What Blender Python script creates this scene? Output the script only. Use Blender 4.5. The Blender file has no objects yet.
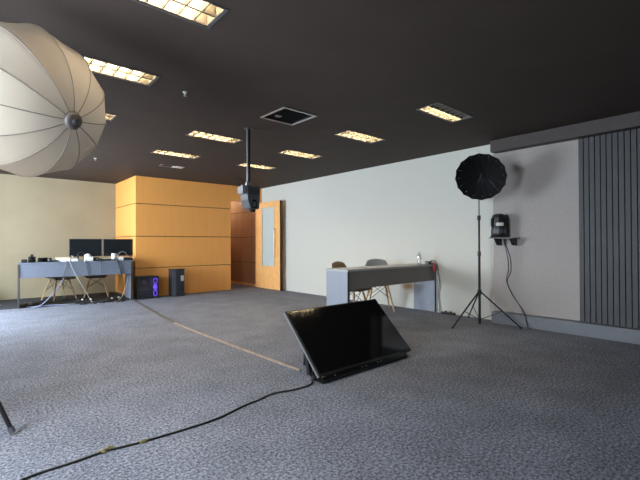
import bpy, bmesh, math, random
from mathutils import Vector, Matrix, Euler
random.seed(7)
S = bpy.context.scene
COL = S.collection
PI = math.pi
R = math.radians
H = 2.45            # ceiling height

# ------------------------------------------------------------------ materials
def mat(name, col, rough=0.5, metal=0.0, spec=0.5, emit=None, estr=0.0, alpha=None):
    m = bpy.data.materials.new(name); m.use_nodes = True
    b = m.node_tree.nodes['Principled BSDF']
    b.inputs['Base Color'].default_value = (*col, 1)
    b.inputs['Roughness'].default_value = rough
    b.inputs['Metallic'].default_value = metal
    b.inputs['Specular IOR Level'].default_value = spec
    if emit:
        b.inputs['Emission Color'].default_value = (*emit, 1)
        b.inputs['Emission Strength'].default_value = estr
    return m

def noisy(name, c1, c2, scale=20, rough=0.6, bump=0.0, stretch=(1, 1, 1), detail=4, lo=0.35, hi=0.65, spec=0.5, bdist=0.01):
    m = mat(name, c1, rough, 0, spec)
    nt = m.node_tree; N = nt.nodes; L = nt.links
    b = N['Principled BSDF']
    tc = N.new('ShaderNodeTexCoord'); mp = N.new('ShaderNodeMapping')
    mp.inputs['Scale'].default_value = stretch
    L.new(tc.outputs['Object'], mp.inputs['Vector'])
    n = N.new('ShaderNodeTexNoise'); n.inputs['Scale'].default_value = scale; n.inputs['Detail'].default_value = detail
    L.new(mp.outputs['Vector'], n.inputs['Vector'])
    r = N.new('ShaderNodeValToRGB')
    r.color_ramp.elements[0].position = lo; r.color_ramp.elements[0].color = (*c1, 1)
    r.color_ramp.elements[1].position = hi; r.color_ramp.elements[1].color = (*c2, 1)
    L.new(n.outputs['Fac'], r.inputs['Fac']); L.new(r.outputs['Color'], b.inputs['Base Color'])
    if bump:
        bp = N.new('ShaderNodeBump'); bp.inputs['Strength'].default_value = bump; bp.inputs['Distance'].default_value = bdist
        L.new(n.outputs['Fac'], bp.inputs['Height']); L.new(bp.outputs['Normal'], b.inputs['Normal'])
    return m

def carpet_mat():
    m = mat('carpet', (0.1, 0.1, 0.12), 0.95, 0, 0.15)
    nt = m.node_tree; N = nt.nodes; L = nt.links; b = N['Principled BSDF']
    tc = N.new('ShaderNodeTexCoord')
    n1 = N.new('ShaderNodeTexNoise'); n1.inputs['Scale'].default_value = 62; n1.inputs['Detail'].default_value = 8; n1.inputs['Roughness'].default_value = 0.85
    n2 = N.new('ShaderNodeTexNoise'); n2.inputs['Scale'].default_value = 3.0; n2.inputs['Detail'].default_value = 5
    L.new(tc.outputs['Object'], n1.inputs['Vector']); L.new(tc.outputs['Object'], n2.inputs['Vector'])
    r = N.new('ShaderNodeValToRGB'); e = r.color_ramp.elements
    e[0].position = 0.42; e[0].color = (0.043, 0.047, 0.058, 1)
    e[1].position = 0.62; e[1].color = (0.42, 0.445, 0.53, 1)
    L.new(n1.outputs['Fac'], r.inputs['Fac'])
    r2 = N.new('ShaderNodeValToRGB'); e = r2.color_ramp.elements
    e[0].position = 0.3; e[0].color = (0.82, 0.82, 0.82, 1); e[1].position = 0.7; e[1].color = (1.1, 1.1, 1.1, 1)
    L.new(n2.outputs['Fac'], r2.inputs['Fac'])
    mx = N.new('ShaderNodeMix'); mx.data_type = 'RGBA'; mx.blend_type = 'MULTIPLY'; mx.inputs['Factor'].default_value = 1
    L.new(r.outputs['Color'], mx.inputs['A']); L.new(r2.outputs['Color'], mx.inputs['B'])
    L.new(mx.outputs['Result'], b.inputs['Base Color'])
    bp = N.new('ShaderNodeBump'); bp.inputs['Strength'].default_value = 0.15; bp.inputs['Distance'].default_value = 0.003
    L.new(n1.outputs['Fac'], bp.inputs['Height']); L.new(bp.outputs['Normal'], b.inputs['Normal'])
    return m

def wall_stain_mat():
    """white painted wall with one brown stain low behind the desk"""
    m = mat('white_wall_paint', (0.60, 0.595, 0.54), 0.7, 0, 0.3)
    nt = m.node_tree; N = nt.nodes; L = nt.links; b = N['Principled BSDF']
    tc = N.new('ShaderNodeTexCoord')
    n = N.new('ShaderNodeTexNoise'); n.inputs['Scale'].default_value = 7; n.inputs['Detail'].default_value = 3
    L.new(tc.outputs['Object'], n.inputs['Vector'])
    mp = N.new('ShaderNodeMapping'); mp.vector_type = 'POINT'
    ang = R(-28)
    sub = N.new('ShaderNodeVectorMath'); sub.operation = 'SUBTRACT'; sub.inputs[1].default_value = (5.47, 4.05, 0.36)
    L.new(tc.outputs['Object'], sub.inputs[0])
    mp.inputs['Rotation'].default_value = (ang, 0, 0); mp.inputs['Scale'].default_value = (0, 6.5, 13)
    L.new(sub.outputs['Vector'], mp.inputs['Vector'])
    ln = N.new('ShaderNodeVectorMath'); ln.operation = 'LENGTH'; L.new(mp.outputs['Vector'], ln.inputs[0])
    ad = N.new('ShaderNodeMath'); ad.operation = 'ADD'
    ns = N.new('ShaderNodeMath'); ns.operation = 'MULTIPLY_ADD'; ns.inputs[1].default_value = 1.2; ns.inputs[2].default_value = -0.6
    L.new(n.outputs['Fac'], ns.inputs[0]); L.new(ns.outputs[0], ad.inputs[0]); L.new(ln.outputs['Value'], ad.inputs[1])
    r = N.new('ShaderNodeValToRGB'); e = r.color_ramp.elements
    e[0].position = 0.15; e[0].color = (0.42, 0.29, 0.15, 1); e[1].position = 0.95; e[1].color = (0.60, 0.595, 0.54, 1)
    L.new(ad.outputs[0], r.inputs['Fac']); L.new(r.outputs['Color'], b.inputs['Base Color'])
    n2 = N.new('ShaderNodeTexNoise'); n2.inputs['Scale'].default_value = 120
    L.new(tc.outputs['Object'], n2.inputs['Vector'])
    bp = N.new('ShaderNodeBump'); bp.inputs['Strength'].default_value = 0.15; bp.inputs['Distance'].default_value = 0.004
    L.new(n2.outputs['Fac'], bp.inputs['Height']); L.new(bp.outputs['Normal'], b.inputs['Normal'])
    return m

def translucent_mat(name, col, trans=0.5):
    m = bpy.data.materials.new(name); m.use_nodes = True
    nt = m.node_tree; N = nt.nodes; L = nt.links
    out = N['Material Output']; N.remove(N['Principled BSDF'])
    d = N.new('ShaderNodeBsdfDiffuse'); d.inputs['Color'].default_value = (*col, 1)
    t = N.new('ShaderNodeBsdfTranslucent'); t.inputs['Color'].default_value = (*col, 1)
    mx = N.new('ShaderNodeMixShader'); mx.inputs[0].default_value = trans
    L.new(d.outputs[0], mx.inputs[1]); L.new(t.outputs[0], mx.inputs[2]); L.new(mx.outputs[0], out.inputs['Surface'])
    return m

def glass_mat(name, tint=(1, 1, 1), refl=0.08):
    m = bpy.data.materials.new(name); m.use_nodes = True
    nt = m.node_tree; N = nt.nodes; L = nt.links
    out = N['Material Output']; N.remove(N['Principled BSDF'])
    t = N.new('ShaderNodeBsdfTransparent'); t.inputs['Color'].default_value = (*tint, 1)
    g = N.new('ShaderNodeBsdfGlossy'); g.inputs['Roughness'].default_value = 0.05
    mx = N.new('ShaderNodeMixShader'); mx.inputs[0].default_value = refl
    L.new(t.outputs[0], mx.inputs[1]); L.new(g.outputs[0], mx.inputs[2]); L.new(mx.outputs[0], out.inputs['Surface'])
    return m

M = {}
M['carpet'] = carpet_mat()
M['ceiling'] = noisy('dark_ceiling_paint', (0.052, 0.039, 0.033), (0.058, 0.044, 0.037), 3, 0.75, 0, spec=0.2)
M['wall_white'] = wall_stain_mat()
M['wall_beige'] = noisy('beige_wall_paint', (0.30, 0.255, 0.165), (0.325, 0.28, 0.185), 2.0, 0.75, 0, spec=0.2)
M['wall_dark'] = mat('plain_wall_paint', (0.16, 0.155, 0.15), 0.8)
M['plaster'] = noisy('textured_plaster', (0.39, 0.355, 0.335), (0.42, 0.385, 0.365), 45, 0.85, 0.2, spec=0.2, bdist=0.006)
M['beam'] = noisy('grey_beam_paint', (0.052, 0.042, 0.039), (0.060, 0.048, 0.045), 6, 0.6)
M['slat'] = noisy('grey_slat_paint', (0.050, 0.052, 0.056), (0.060, 0.062, 0.067), 6, 0.55)
M['skirting'] = noisy('blue_grey_skirting', (0.145, 0.152, 0.168), (0.17, 0.178, 0.195), 9, 0.5)
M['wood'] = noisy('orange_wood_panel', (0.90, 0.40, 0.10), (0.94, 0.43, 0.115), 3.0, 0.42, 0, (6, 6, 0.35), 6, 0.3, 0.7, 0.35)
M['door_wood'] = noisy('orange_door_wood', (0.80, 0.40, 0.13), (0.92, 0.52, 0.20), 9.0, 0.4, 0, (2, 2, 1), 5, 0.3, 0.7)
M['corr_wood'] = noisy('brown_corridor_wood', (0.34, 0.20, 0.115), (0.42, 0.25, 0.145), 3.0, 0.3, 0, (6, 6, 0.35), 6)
M['groove'] = mat('dark_joint', (0.06, 0.03, 0.015), 0.8)
M['frost'] = mat('frosted_glass', (0.50, 0.56, 0.54), 0.35)
M['desk_grey'] = noisy('grey_laminate', (0.14, 0.16, 0.205), (0.155, 0.175, 0.22), 30, 0.45)
M['desk_shaded'] = noisy('shaded_grey_laminate', (0.16, 0.15, 0.14), (0.175, 0.165, 0.155), 30, 0.5)  # same laminate toned darker, shade on the front panel put into colour
M['desk_lit'] = noisy('lit_grey_laminate', (0.225, 0.25, 0.30), (0.245, 0.27, 0.32), 30, 0.45)  # same laminate toned paler and bluer, window light put into colour
M['desk_top'] = noisy('pale_grey_laminate', (0.33, 0.33, 0.33), (0.37, 0.37, 0.37), 30, 0.4)
M['desk_edge'] = mat('dark_edge_band', (0.05, 0.05, 0.055), 0.5)
M['black'] = mat('black_plastic', (0.012, 0.012, 0.013), 0.4)
M['black_matt'] = mat('black_fabric', (0.010, 0.010, 0.011), 0.9, 0, 0.15)
M['black_metal'] = mat('black_metal', (0.03, 0.03, 0.032), 0.35, 0.6)
M['screen'] = mat('tv_screen', (0.004, 0.004, 0.004), 0.065, 0, 1.0)
M['mon_screen'] = mat('monitor_screen', (0.010, 0.013, 0.015), 0.12, 0, 0.5)
M['gloss_black'] = mat('gloss_black_plastic', (0.006, 0.006, 0.006), 0.12)
M['grey_plastic'] = mat('grey_plastic', (0.22, 0.23, 0.24), 0.4)
M['dark_grey'] = mat('dark_grey_plastic', (0.07, 0.075, 0.085), 0.35)
M['silver'] = mat('brushed_silver', (0.55, 0.55, 0.56), 0.3, 0.9)
M['alu'] = mat('louvre_aluminium', (0.13, 0.115, 0.085), 0.4, 0.2)
M['pan'] = mat('reflector_white', (0.16, 0.14, 0.11), 0.5)
M['white'] = mat('white_plastic', (0.75, 0.74, 0.70), 0.5)
M['cream'] = mat('cream_card', (0.62, 0.52, 0.34), 0.7)
M['paper'] = mat('white_paper', (0.72, 0.71, 0.68), 0.8)
M['dowel'] = noisy('beech_dowel', (0.55, 0.36, 0.17), (0.66, 0.45, 0.23), 12, 0.5, 0, (4, 4, 0.5))
M['shell_black'] = mat('black_chair_shell', (0.02, 0.018, 0.018), 0.45)
M['shell_brown'] = mat('brown_chair_shell', (0.20, 0.125, 0.055), 0.45)
M['shell_grey'] = translucent_mat('smoky_grey_shell', (0.36, 0.37, 0.37), 0.4)
M['red'] = mat('red_plastic', (0.55, 0.03, 0.06), 0.4)
M['cord_white'] = mat('white_cord', (0.42, 0.40, 0.37), 0.5)
M['cord_blue'] = mat('pale_blue_cord', (0.30, 0.34, 0.52), 0.5)
M['tan_tape'] = noisy('tan_tape', (0.25, 0.20, 0.165), (0.34, 0.28, 0.235), 8, 0.6, 0.2)
M['brown_tape'] = noisy('dark_brown_tape', (0.075, 0.06, 0.055), (0.12, 0.095, 0.085), 8, 0.6, 0.2)
M['yellow_tape'] = noisy('yellowed_tape', (0.30, 0.26, 0.10), (0.16, 0.14, 0.08), 60, 0.6)
M['umbrella'] = translucent_mat('white_umbrella_nylon', (0.53, 0.465, 0.385), 0.5)
M['rib'] = mat('grey_rib', (0.15, 0.13, 0.11), 0.5)
M['glass'] = glass_mat('window_glass', (0.97, 0.985, 1.0), 0.06)
M['case_glass'] = glass_mat('case_side_glass', (0.55, 0.55, 0.6), 0.12)
M['bottle'] = glass_mat('clear_bottle_plastic', (0.82, 0.86, 0.88), 0.22)
M['tube_on'] = mat('lit_tube', (0.9, 0.9, 0.85), 0.5, emit=(1.0, 0.80, 0.52), estr=85.0)
M['tube_off'] = mat('dark_tube', (0.30, 0.29, 0.27), 0.5)
M['tower_black'] = mat('blue_black_steel', (0.025, 0.028, 0.036), 0.35)
M['hub_grey'] = mat('grey_hub_plastic', (0.10, 0.085, 0.08), 0.45)
M['rgb'] = mat('violet_fan_light', (0.05, 0.02, 0.2), 0.5, emit=(0.20, 0.10, 1.0), estr=3.5)
M['pcb'] = mat('circuit_board', (0.04, 0.045, 0.06), 0.4)
M['vent_dark'] = mat('vent_black', (0.008, 0.008, 0.008), 0.7)

# ------------------------------------------------------------------ mesh helpers
class MB:
    def __init__(s): s.bm = bmesh.new()
    def box(s, c, size, rot=None):
        mtx = Matrix.Translation(Vector(c))
        if rot is not None: mtx = mtx @ (rot.to_matrix().to_4x4() if isinstance(rot, Euler) else rot.to_4x4())
        mtx = mtx @ Matrix.Diagonal((*size, 1))
        bmesh.ops.create_cube(s.bm, size=1, matrix=mtx); return s
    def span(s, a, b):
        return s.box([(a[i] + b[i]) / 2 for i in range(3)], [abs(b[i] - a[i]) for i in range(3)])
    def cyl(s, p0, p1, r0, r1=None, seg=12):
        p0, p1 = Vector(p0), Vector(p1); d = p1 - p0
        q = d.to_track_quat('Z', 'Y').to_matrix().to_4x4()
        bmesh.ops.create_cone(s.bm, cap_ends=True, segments=seg, radius1=r0, radius2=r0 if r1 is None else r1, depth=d.length,
                              matrix=Matrix.Translation((p0 + p1) / 2) @ q); return s
    def sph(s, c, r, seg=12, scale=(1, 1, 1)):
        bmesh.ops.create_uvsphere(s.bm, u_segments=seg, v_segments=max(6, seg // 2 + 2), radius=r,
                                  matrix=Matrix.Translation(Vector(c)) @ Matrix.Diagonal((*scale, 1))); return s
    def lathe(s, prof, c=(0, 0, 0), seg=24, mtx=None):
        rings = []
        mtx = mtx or Matrix.Translation(Vector(c))
        for r, z in prof:
            if r < 1e-5: rings.append([s.bm.verts.new(mtx @ Vector((0, 0, z)))])
            else: rings.append([s.bm.verts.new(mtx @ Vector((r * math.cos(2 * PI * k / seg), r * math.sin(2 * PI * k / seg), z))) for k in range(seg)])
        for a, b in zip(rings, rings[1:]):
            for k in range(seg):
                k2 = (k + 1) % seg
                f = [a[k % len(a)], a[k2 % len(a)], b[k2 % len(b)], b[k % len(b)]]
                u = []
                for v in f:
                    if v not in u: u.append(v)
                if len(u) >= 3:
                    try: s.bm.faces.new(u)
                    except ValueError: pass
        return s
    def tube(s, pts, r, seg=8, smooth=True):
        P = [Vector(p) for p in pts]
        if smooth and len(P) > 2:
            Q = []
            for i in range(len(P) - 1):
                a = P[max(i - 1, 0)]; b = P[i]; c = P[i + 1]; d = P[min(i + 2, len(P) - 1)]
                for k in range(6):
                    t = k / 6
                    Q.append(0.5 * ((2 * b) + (c - a) * t + (2 * a - 5 * b + 4 * c - d) * t * t + (3 * b - a - 3 * c + d) * t ** 3))
            Q.append(P[-1]); P = Q
        rings = []; up = Vector((0, 0, 1)); nrm = None
        for i, p in enumerate(P):
            t = (P[min(i + 1, len(P) - 1)] - P[max(i - 1, 0)]).normalized()
            if nrm is None:
                ref = up if abs(t.z) < 0.9 else Vector((1, 0, 0)); nrm = t.cross(ref).normalized()
            else: nrm = (nrm - t * nrm.dot(t)).normalized()
            bn = t.cross(nrm)
            rings.append([s.bm.verts.new(p + r * (math.cos(2 * PI * k / seg) * nrm + math.sin(2 * PI * k / seg) * bn)) for k in range(seg)])
        for a, b in zip(rings, rings[1:]):
            for k in range(seg): s.bm.faces.new((a[k], a[(k + 1) % seg], b[(k + 1) % seg], b[k]))
        s.bm.faces.new(rings[0]); s.bm.faces.new(rings[-1]); return s
    def prism(s, poly, axis, a, b):
        """poly of 2-D points extruded along axis from a to b (remaining axes in x,y,z order)"""
        def pt(p, t):
            v = [0, 0, 0]; o = [i for i in range(3) if i != axis]; v[o[0]], v[o[1]] = p; v[axis] = t; return v
        A = [s.bm.verts.new(pt(p, a)) for p in poly]; B = [s.bm.verts.new(pt(p, b)) for p in poly]
        n = len(poly); s.bm.faces.new(A); s.bm.faces.new(B)
        for i in range(n): s.bm.faces.new((A[i], A[(i + 1) % n], B[(i + 1) % n], B[i]))
        return s
    def grid(s, fn, nu, nv, closed_u=False):
        V = [[s.bm.verts.new(fn(i / nu, j / nv)) for j in range(nv + 1)] for i in range(nu if closed_u else nu + 1)]
        n = len(V)
        for i in range(nu):
            for j in range(nv):
                s.bm.faces.new((V[i][j], V[(i + 1) % n][j], V[(i + 1) % n][j + 1], V[i][j + 1]))
        return s
    def build(s, name, material, parent=None, bevel=0, smooth=False, solid=0, loc=None, rotz=0):
        bmesh.ops.recalc_face_normals(s.bm, faces=s.bm.faces)
        me = bpy.data.meshes.new(name); s.bm.to_mesh(me); s.bm.free()
        me.materials.append(M[material] if isinstance(material, str) else material)
        if smooth:
            for p in me.polygons: p.use_smooth = True
        o = bpy.data.objects.new(name, me); COL.objects.link(o)
        if loc is not None: o.location = loc
        o.rotation_euler.z = rotz
        if parent: o.parent = parent
        if solid:
            md = o.modifiers.new('solid', 'SOLIDIFY'); md.thickness = solid; md.offset = 0
        if bevel:
            md = o.modifiers.new('bevel', 'BEVEL'); md.width = bevel; md.segments = 2; md.limit_method = 'ANGLE'
        return o

def tag(o, label, cat, group=None):
    o['label'] = label; o['category'] = cat
    if group: o['group'] = group
    return o
def thing(name, label, cat, loc=(0, 0, 0), rotz=0, group=None):
    o = bpy.data.objects.new(name, None); COL.objects.link(o)
    o.location = loc; o.rotation_euler = (0, 0, rotz); o.empty_display_size = 0.1
    return tag(o, label, cat, group)
def struct(name, mb, m, parent=None, **k):
    o = mb.build(name, m, parent, **k)
    if not parent: o['kind'] = 'structure'
    return o
def copy_tree(o, parent=None):
    c = o.copy(); COL.objects.link(c)
    if parent: c.parent = parent
    for ch in list(o.children): copy_tree(ch, c)
    return c

# ------------------------------------------------------------------ camera
CAMH = 1.07
A_ = Vector((-350, -5, 400)).normalized()              # room depth direction, in (right, up, forward)
B_ = Vector((459, -2, 400)); B_ = (B_ - A_ * B_.dot(A_)).normalized()
U_ = B_.cross(A_)
if U_.y < 0: U_ = -U_
right = Vector((B_.x, A_.x, U_.x)); up_ = Vector((B_.y, A_.y, U_.y)); fwd = Vector((B_.z, A_.z, U_.z))
cd = bpy.data.cameras.new('camera'); cam = bpy.data.objects.new('camera', cd); COL.objects.link(cam)
cam.matrix_world = Matrix(((right.x, up_.x, -fwd.x, 0), (right.y, up_.y, -fwd.y, 0), (right.z, up_.z, -fwd.z, CAMH), (0, 0, 0, 1)))
cd.sensor_width = 36; cd.lens = 36 * 400 / 640; cd.clip_start = 0.05
S.camera = cam

# ------------------------------------------------------------------ room shell
XL, XR, YB, YF = -1.15, 5.47, -0.9, 9.9                 # left, right, behind camera, far
T = 0.12
f = MB(); f.span((XL - T, YB - T, -0.1), (XR + T, 13.2, 0)); struct('floor', f, 'carpet')

# light fixtures and the air vent are set into holes in the ceiling
FX = [(0.80, 2.245), (0.83, 3.455), (0.84, 4.75), (2.38, 4.775), (2.38, 6.06), (3.84, 6.08), (3.84, 4.835), (3.80, 3.54), (3.79, 2.30)]
FW, FD = 0.66, 0.245
holes = [(x - FW / 2, x + FW / 2, y - FD / 2, y + FD / 2) for x, y in FX]
VX, VY, VS = 2.59, 3.47, 0.41
holes.append((VX - VS / 2, VX + VS / 2, VY - VS / 2, VY + VS / 2))
def ceiling():
    mb = MB(); bm = mb.bm
    x0, x1, y0, y1 = XL - T, XR + T, YB - T, 13.2
    xs = sorted({x0, x1, *[h[0] for h in holes], *[h[1] for h in holes]})
    ys = sorted({y0, y1, *[h[2] for h in holes], *[h[3] for h in holes]})
    for i in range(len(xs) - 1):
        for j in range(len(ys) - 1):
            cx, cy = (xs[i] + xs[i + 1]) / 2, (ys[j] + ys[j + 1]) / 2
            if any(h[0] < cx < h[1] and h[2] < cy < h[3] for h in holes): continue
            bm.faces.new([bm.verts.new(p) for p in ((xs[i], ys[j], H), (xs[i + 1], ys[j], H), (xs[i + 1], ys[j + 1], H), (xs[i], ys[j + 1], H))])
    for h in holes:
        P = [(h[0], h[2]), (h[1], h[2]), (h[1], h[3]), (h[0], h[3])]
        for k in range(4):
            a, b = P[k], P[(k + 1) % 4]
            bm.faces.new([bm.verts.new(p) for p in ((*a, H), (*b, H), (*b, H + 0.15), (*a, H + 0.15))])
    bmesh.ops.remove_doubles(bm, verts=bm.verts, dist=1e-5)
    mb.span((x0, y0, H + 0.15), (x1, y1, H + 0.25))
    return mb
struct('ceiling', ceiling(), 'ceiling')

# walls
w = MB(); w.span((XR, YB - T, 0), (XR + T, 8.45, H)); struct('wall_right', w, 'wall_white')
w = MB(); w.span((XL - T, YF, 0), (2.49, YF + T, H)); struct('wall_far', w, 'wall_beige')
w = MB(); w.span((XL - T, YB - T, 0), (XR + T, YB, H)); struct('wall_behind', w, 'wall_dark')
# orange panelled box with three horizontal joints
def panelled(mb, x0, x1, y0, y1, zs, gap=0.012):
    z = [0] + zs + [H]
    for a, b in zip(z, z[1:]):
        mb.span((x0, y0, a + (gap / 2 if a else 0)), (x1, y1, b - (gap / 2 if b < H else 0)))
BX0, BX1, BY = 2.49, 4.61, 8.45
JZ = [0.59, 1.235, 1.895]
w = MB(); panelled(w, BX0, BX1, BY, 10.05, JZ)
w.span((BX1, BY, 2.09), (XR + T, BY + 0.12, H)); struct('wall_wood', w, 'wood', bevel=0.004)
w = MB(); w.span((BX0 + 0.012, BY + 0.012, 0), (BX1 - 0.012, 10.04, H - 0.01)); struct('wall_wood_core', w, 'groove')
# corridor behind the opening
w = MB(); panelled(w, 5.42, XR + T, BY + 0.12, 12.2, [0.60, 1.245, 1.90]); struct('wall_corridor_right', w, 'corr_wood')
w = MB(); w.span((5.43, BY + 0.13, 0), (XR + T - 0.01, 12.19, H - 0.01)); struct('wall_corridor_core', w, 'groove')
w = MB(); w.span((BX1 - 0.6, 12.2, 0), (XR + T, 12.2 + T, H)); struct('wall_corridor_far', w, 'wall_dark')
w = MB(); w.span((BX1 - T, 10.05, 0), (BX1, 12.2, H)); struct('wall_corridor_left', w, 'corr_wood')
w = MB(); w.span((5.405, BY + 0.12, 0), (5.42, 12.2, 0.06)); struct('baseboard_corridor', w, 'door_wood')
w = MB(); w.span((5.36, BY, 0), (5.47, BY + 0.12, 2.09)); struct('trim_1', w, 'door_wood', bevel=0.004)
# right hand panelled section: beam, plaster, slats, skirting
EY = 2.54; PX = 5.42
w = MB(); w.span((5.28, YB, 2.295), (XR, EY, H)); struct('trim_2', w, 'beam', bevel=0.004)
w = MB(); w.span((PX, 1.535, 0), (XR, EY + 0.03, 2.295)); struct('wall_plaster', w, 'plaster')
w = MB(); w.span((PX + 0.012, YB, 0), (XR, 1.535, 2.295))
y = 1.535; pitch = 0.0555
while y - pitch > YB:
    w.span((PX - 0.025, y - pitch + 0.007, 0.13), (PX + 0.013, y, 2.295)); y -= pitch
struct('wall_slats', w, 'slat', bevel=0.003)
w = MB(); w.span((5.28, YB, 0), (PX, EY, 0.15)); struct('baseboard_right', w, 'skirting', bevel=0.004)
w = MB(); w.span((XL, YF - 0.012, 0), (2.49, YF, 0.05)); struct('baseboard_far', w, 'wall_beige')

# left wall with the windows that let the daylight in
WZ0, WZ1 = 0.45, 2.30
WINS = [(1.5, 2.5), (6.2, 8.6)]
w = MB(); w.span((XL - T, YB, 0), (XL, YF, WZ0)); w.span((XL - T, YB, WZ1), (XL, YF, H))
py = YB
for a, b in WINS:
    w.span((XL - T, py, WZ0), (XL, a, WZ1)); py = b
w.span((XL - T, py, WZ0), (XL, YF, WZ1)); struct('wall_left', w, 'wall_beige')
for i, (a, b) in enumerate(WINS):
    fr = MB(); t = 0.05; m_ = (a + b) / 2
    for p, q in ((a, a + t), (b - t, b), (m_ - t / 2, m_ + t / 2)): fr.span((XL - 0.09, p, WZ0), (XL - 0.03, q, WZ1))
    for p, q in ((WZ0, WZ0 + t), (WZ1 - t, WZ1)): fr.span((XL - 0.09, a, p), (XL - 0.03, b, q))
    wo = struct('window_%d' % (i + 1), fr, 'silver')
    g = MB(); g.span((XL - 0.063, a + 0.02, WZ0 + 0.02), (XL - 0.057, b - 0.02, WZ1 - 0.02)); g.build('pane', 'glass', wo)
    ld = bpy.data.lights.new('window_portal', 'AREA'); ld.shape = 'RECTANGLE'; ld.size = WZ1 - WZ0; ld.size_y = b - a
    ld.cycles.is_portal = True
    lo = bpy.data.objects.new('window_portal', ld); COL.objects.link(lo)
    lo.location = (XL - 0.13, m_, (WZ0 + WZ1) / 2); lo.rotation_euler = (0, R(-90), 0)

# ------------------------------------------------------------------ ceiling fixtures
def make_fixture(name, label, tubes):
    t = thing(name, label, 'ceiling light', group='recessed louvre lights in the ceiling')
    w_, d_ = FW / 2, FD / 2
    p = MB(); p.span((-w_ + .004, -d_ + .004, 0.10), (w_ - .004, d_ - .004, 0.104))
    for s in (-1, 1):
        p.span((s * (w_ - .004), -d_ + .004, 0.0), (s * (w_ - .008), d_ - .004, 0.10))
        p.span((-w_ + .004, s * (d_ - .004), 0.0), (w_ - .004, s * (d_ - .008), 0.10))
    p.build('reflector_pan', 'pan', t)
    r = MB()
    for s in (-1, 1):
        r.span((s * w_, -d_ - .012, -0.006), (s * (w_ + .014), d_ + .012, 0.001)); r.span((-w_, s * d_, -0.006), (w_, s * (d_ + .012), 0.001))
    r.build('frame', 'dark_grey', t)
    l = MB(); l.span((-w_ + .01, -.008, 0.004), (w_ - .01, .008, 0.099))
    for k in range(1, 7):
        x = -w_ + FW * k / 7; l.span((x - .004, -d_ + .01, 0.003), (x + .004, d_ - .01, 0.045))
    l.build('louvre', 'alu', t)
    for s, on in zip((-1, 1), tubes):
        c = MB(); c.cyl((-w_ + .05, s * .06, .066), (w_ - .07, s * .06, .066), .0155, seg=12)
        c.build('fluorescent_tube', 'tube_on' if on else 'tube_off', t, smooth=False)
    return t
LL = ['recessed louvre light cut by the top edge, above the white umbrella',
      'recessed louvre light whose left end is hidden by the top of the white umbrella',
      'recessed louvre light with only its right tip showing beside the umbrella edge',
      'recessed louvre light left of the hanging projector pole, nearer of the two',
      'recessed louvre light near the orange wall, left of the projector, by a small grille',
      'small-looking recessed louvre light crossed by the projector pole near the orange wall',
      'recessed louvre light behind the square air vent, second from orange wall in right row',
      'recessed louvre light right of the square air vent, both tubes lit',
      'recessed louvre light with one tube dark, above the round black softbox']
fx0 = make_fixture('ceiling_light', LL[0], (1, 1))
for i, (x, y) in enumerate(FX):
    o = fx0 if i == 0 else (make_fixture('ceiling_light', LL[i], (0, 1)) if i == 8 else copy_tree(fx0))
    o['label'] = LL[i]; o.location = (x, y, H)

# square air vent
t = thing('air_vent', 'square dark air vent with thin silver rim in the black ceiling', 'air vent', (VX, VY, H))
b = MB(); b.span((-VS / 2 + .003, -VS / 2 + .003, .09), (VS / 2 - .003, VS / 2 - .003, .1)); b.build('backing', 'vent_dark', t)
b = MB()
for s in (-1, 1):
    b.span((s * (VS / 2 - .006), -VS / 2 - .014, -.008), (s * (VS / 2 + .014), VS / 2 + .014, .001)); b.span((-VS / 2, s * (VS / 2 - .006), -.008), (VS / 2, s * (VS / 2 + .014), .001))
b.build('rim', 'silver', t)
b = MB()
for k in range(9):
    yy = -VS / 2 + .04 + k * .041; b.box((0, yy, .03), (VS - .02, .004, .05), Euler((R(35), 0, 0)))
b.build('blade_set', 'vent_dark', t)
b = MB(); b.cyl((-.07, .09, .006), (-.07, .09, .03), .035, .05, 16); b.build('damper_knob', 'dark_grey', t)
# small grille in front of the orange wall
t = thing('ceiling_grille', 'small silver ceiling grille with dark slots close to the orange wall', 'air vent', (2.68, 7.02, H))
b = MB()
for s in (-1, 1):
    b.span((s * .19, -.09, -.01), (s * .20, .09, 0)); b.span((-.2, s * .08, -.01), (.2, s * .09, 0))
b.build('rim', 'silver', t)
b = MB(); b.span((-.19, -.08, -.003), (.19, .08, -.0005)); b.build('backing', 'vent_dark', t)
b = MB()
for k in range(4): b.span((.02 + k * .045, -.08, -.008), (.045 + k * .045, .08, -.003))
b.build('slat_set', 'white', t)
for (x, y), lb in (((1.463, 3.523), 'small white ceiling sprinkler in front of the louvre light beside the umbrella'),
                   ((1.50, 7.15), 'small white ceiling sprinkler below the umbrella edge near the beige wall')):
    t = thing('sprinkler', lb, 'sprinkler', (x, y, H), group='ceiling sprinklers')
    b = MB(); b.lathe([(0, .004), (.022, .004), (.022, -.006), (.008, -.008), (.008, -.03), (0, -.03)], seg=14); b.build('escutcheon', 'white', t)
    b = MB(); b.lathe([(0, -.032), (.016, -.033), (.016, -.037), (0, -.038)], seg=14); b.cyl((.007, 0, -.03), (.007, 0, -.034), .002, seg=6); b.build('deflector', 'silver', t)

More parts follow.
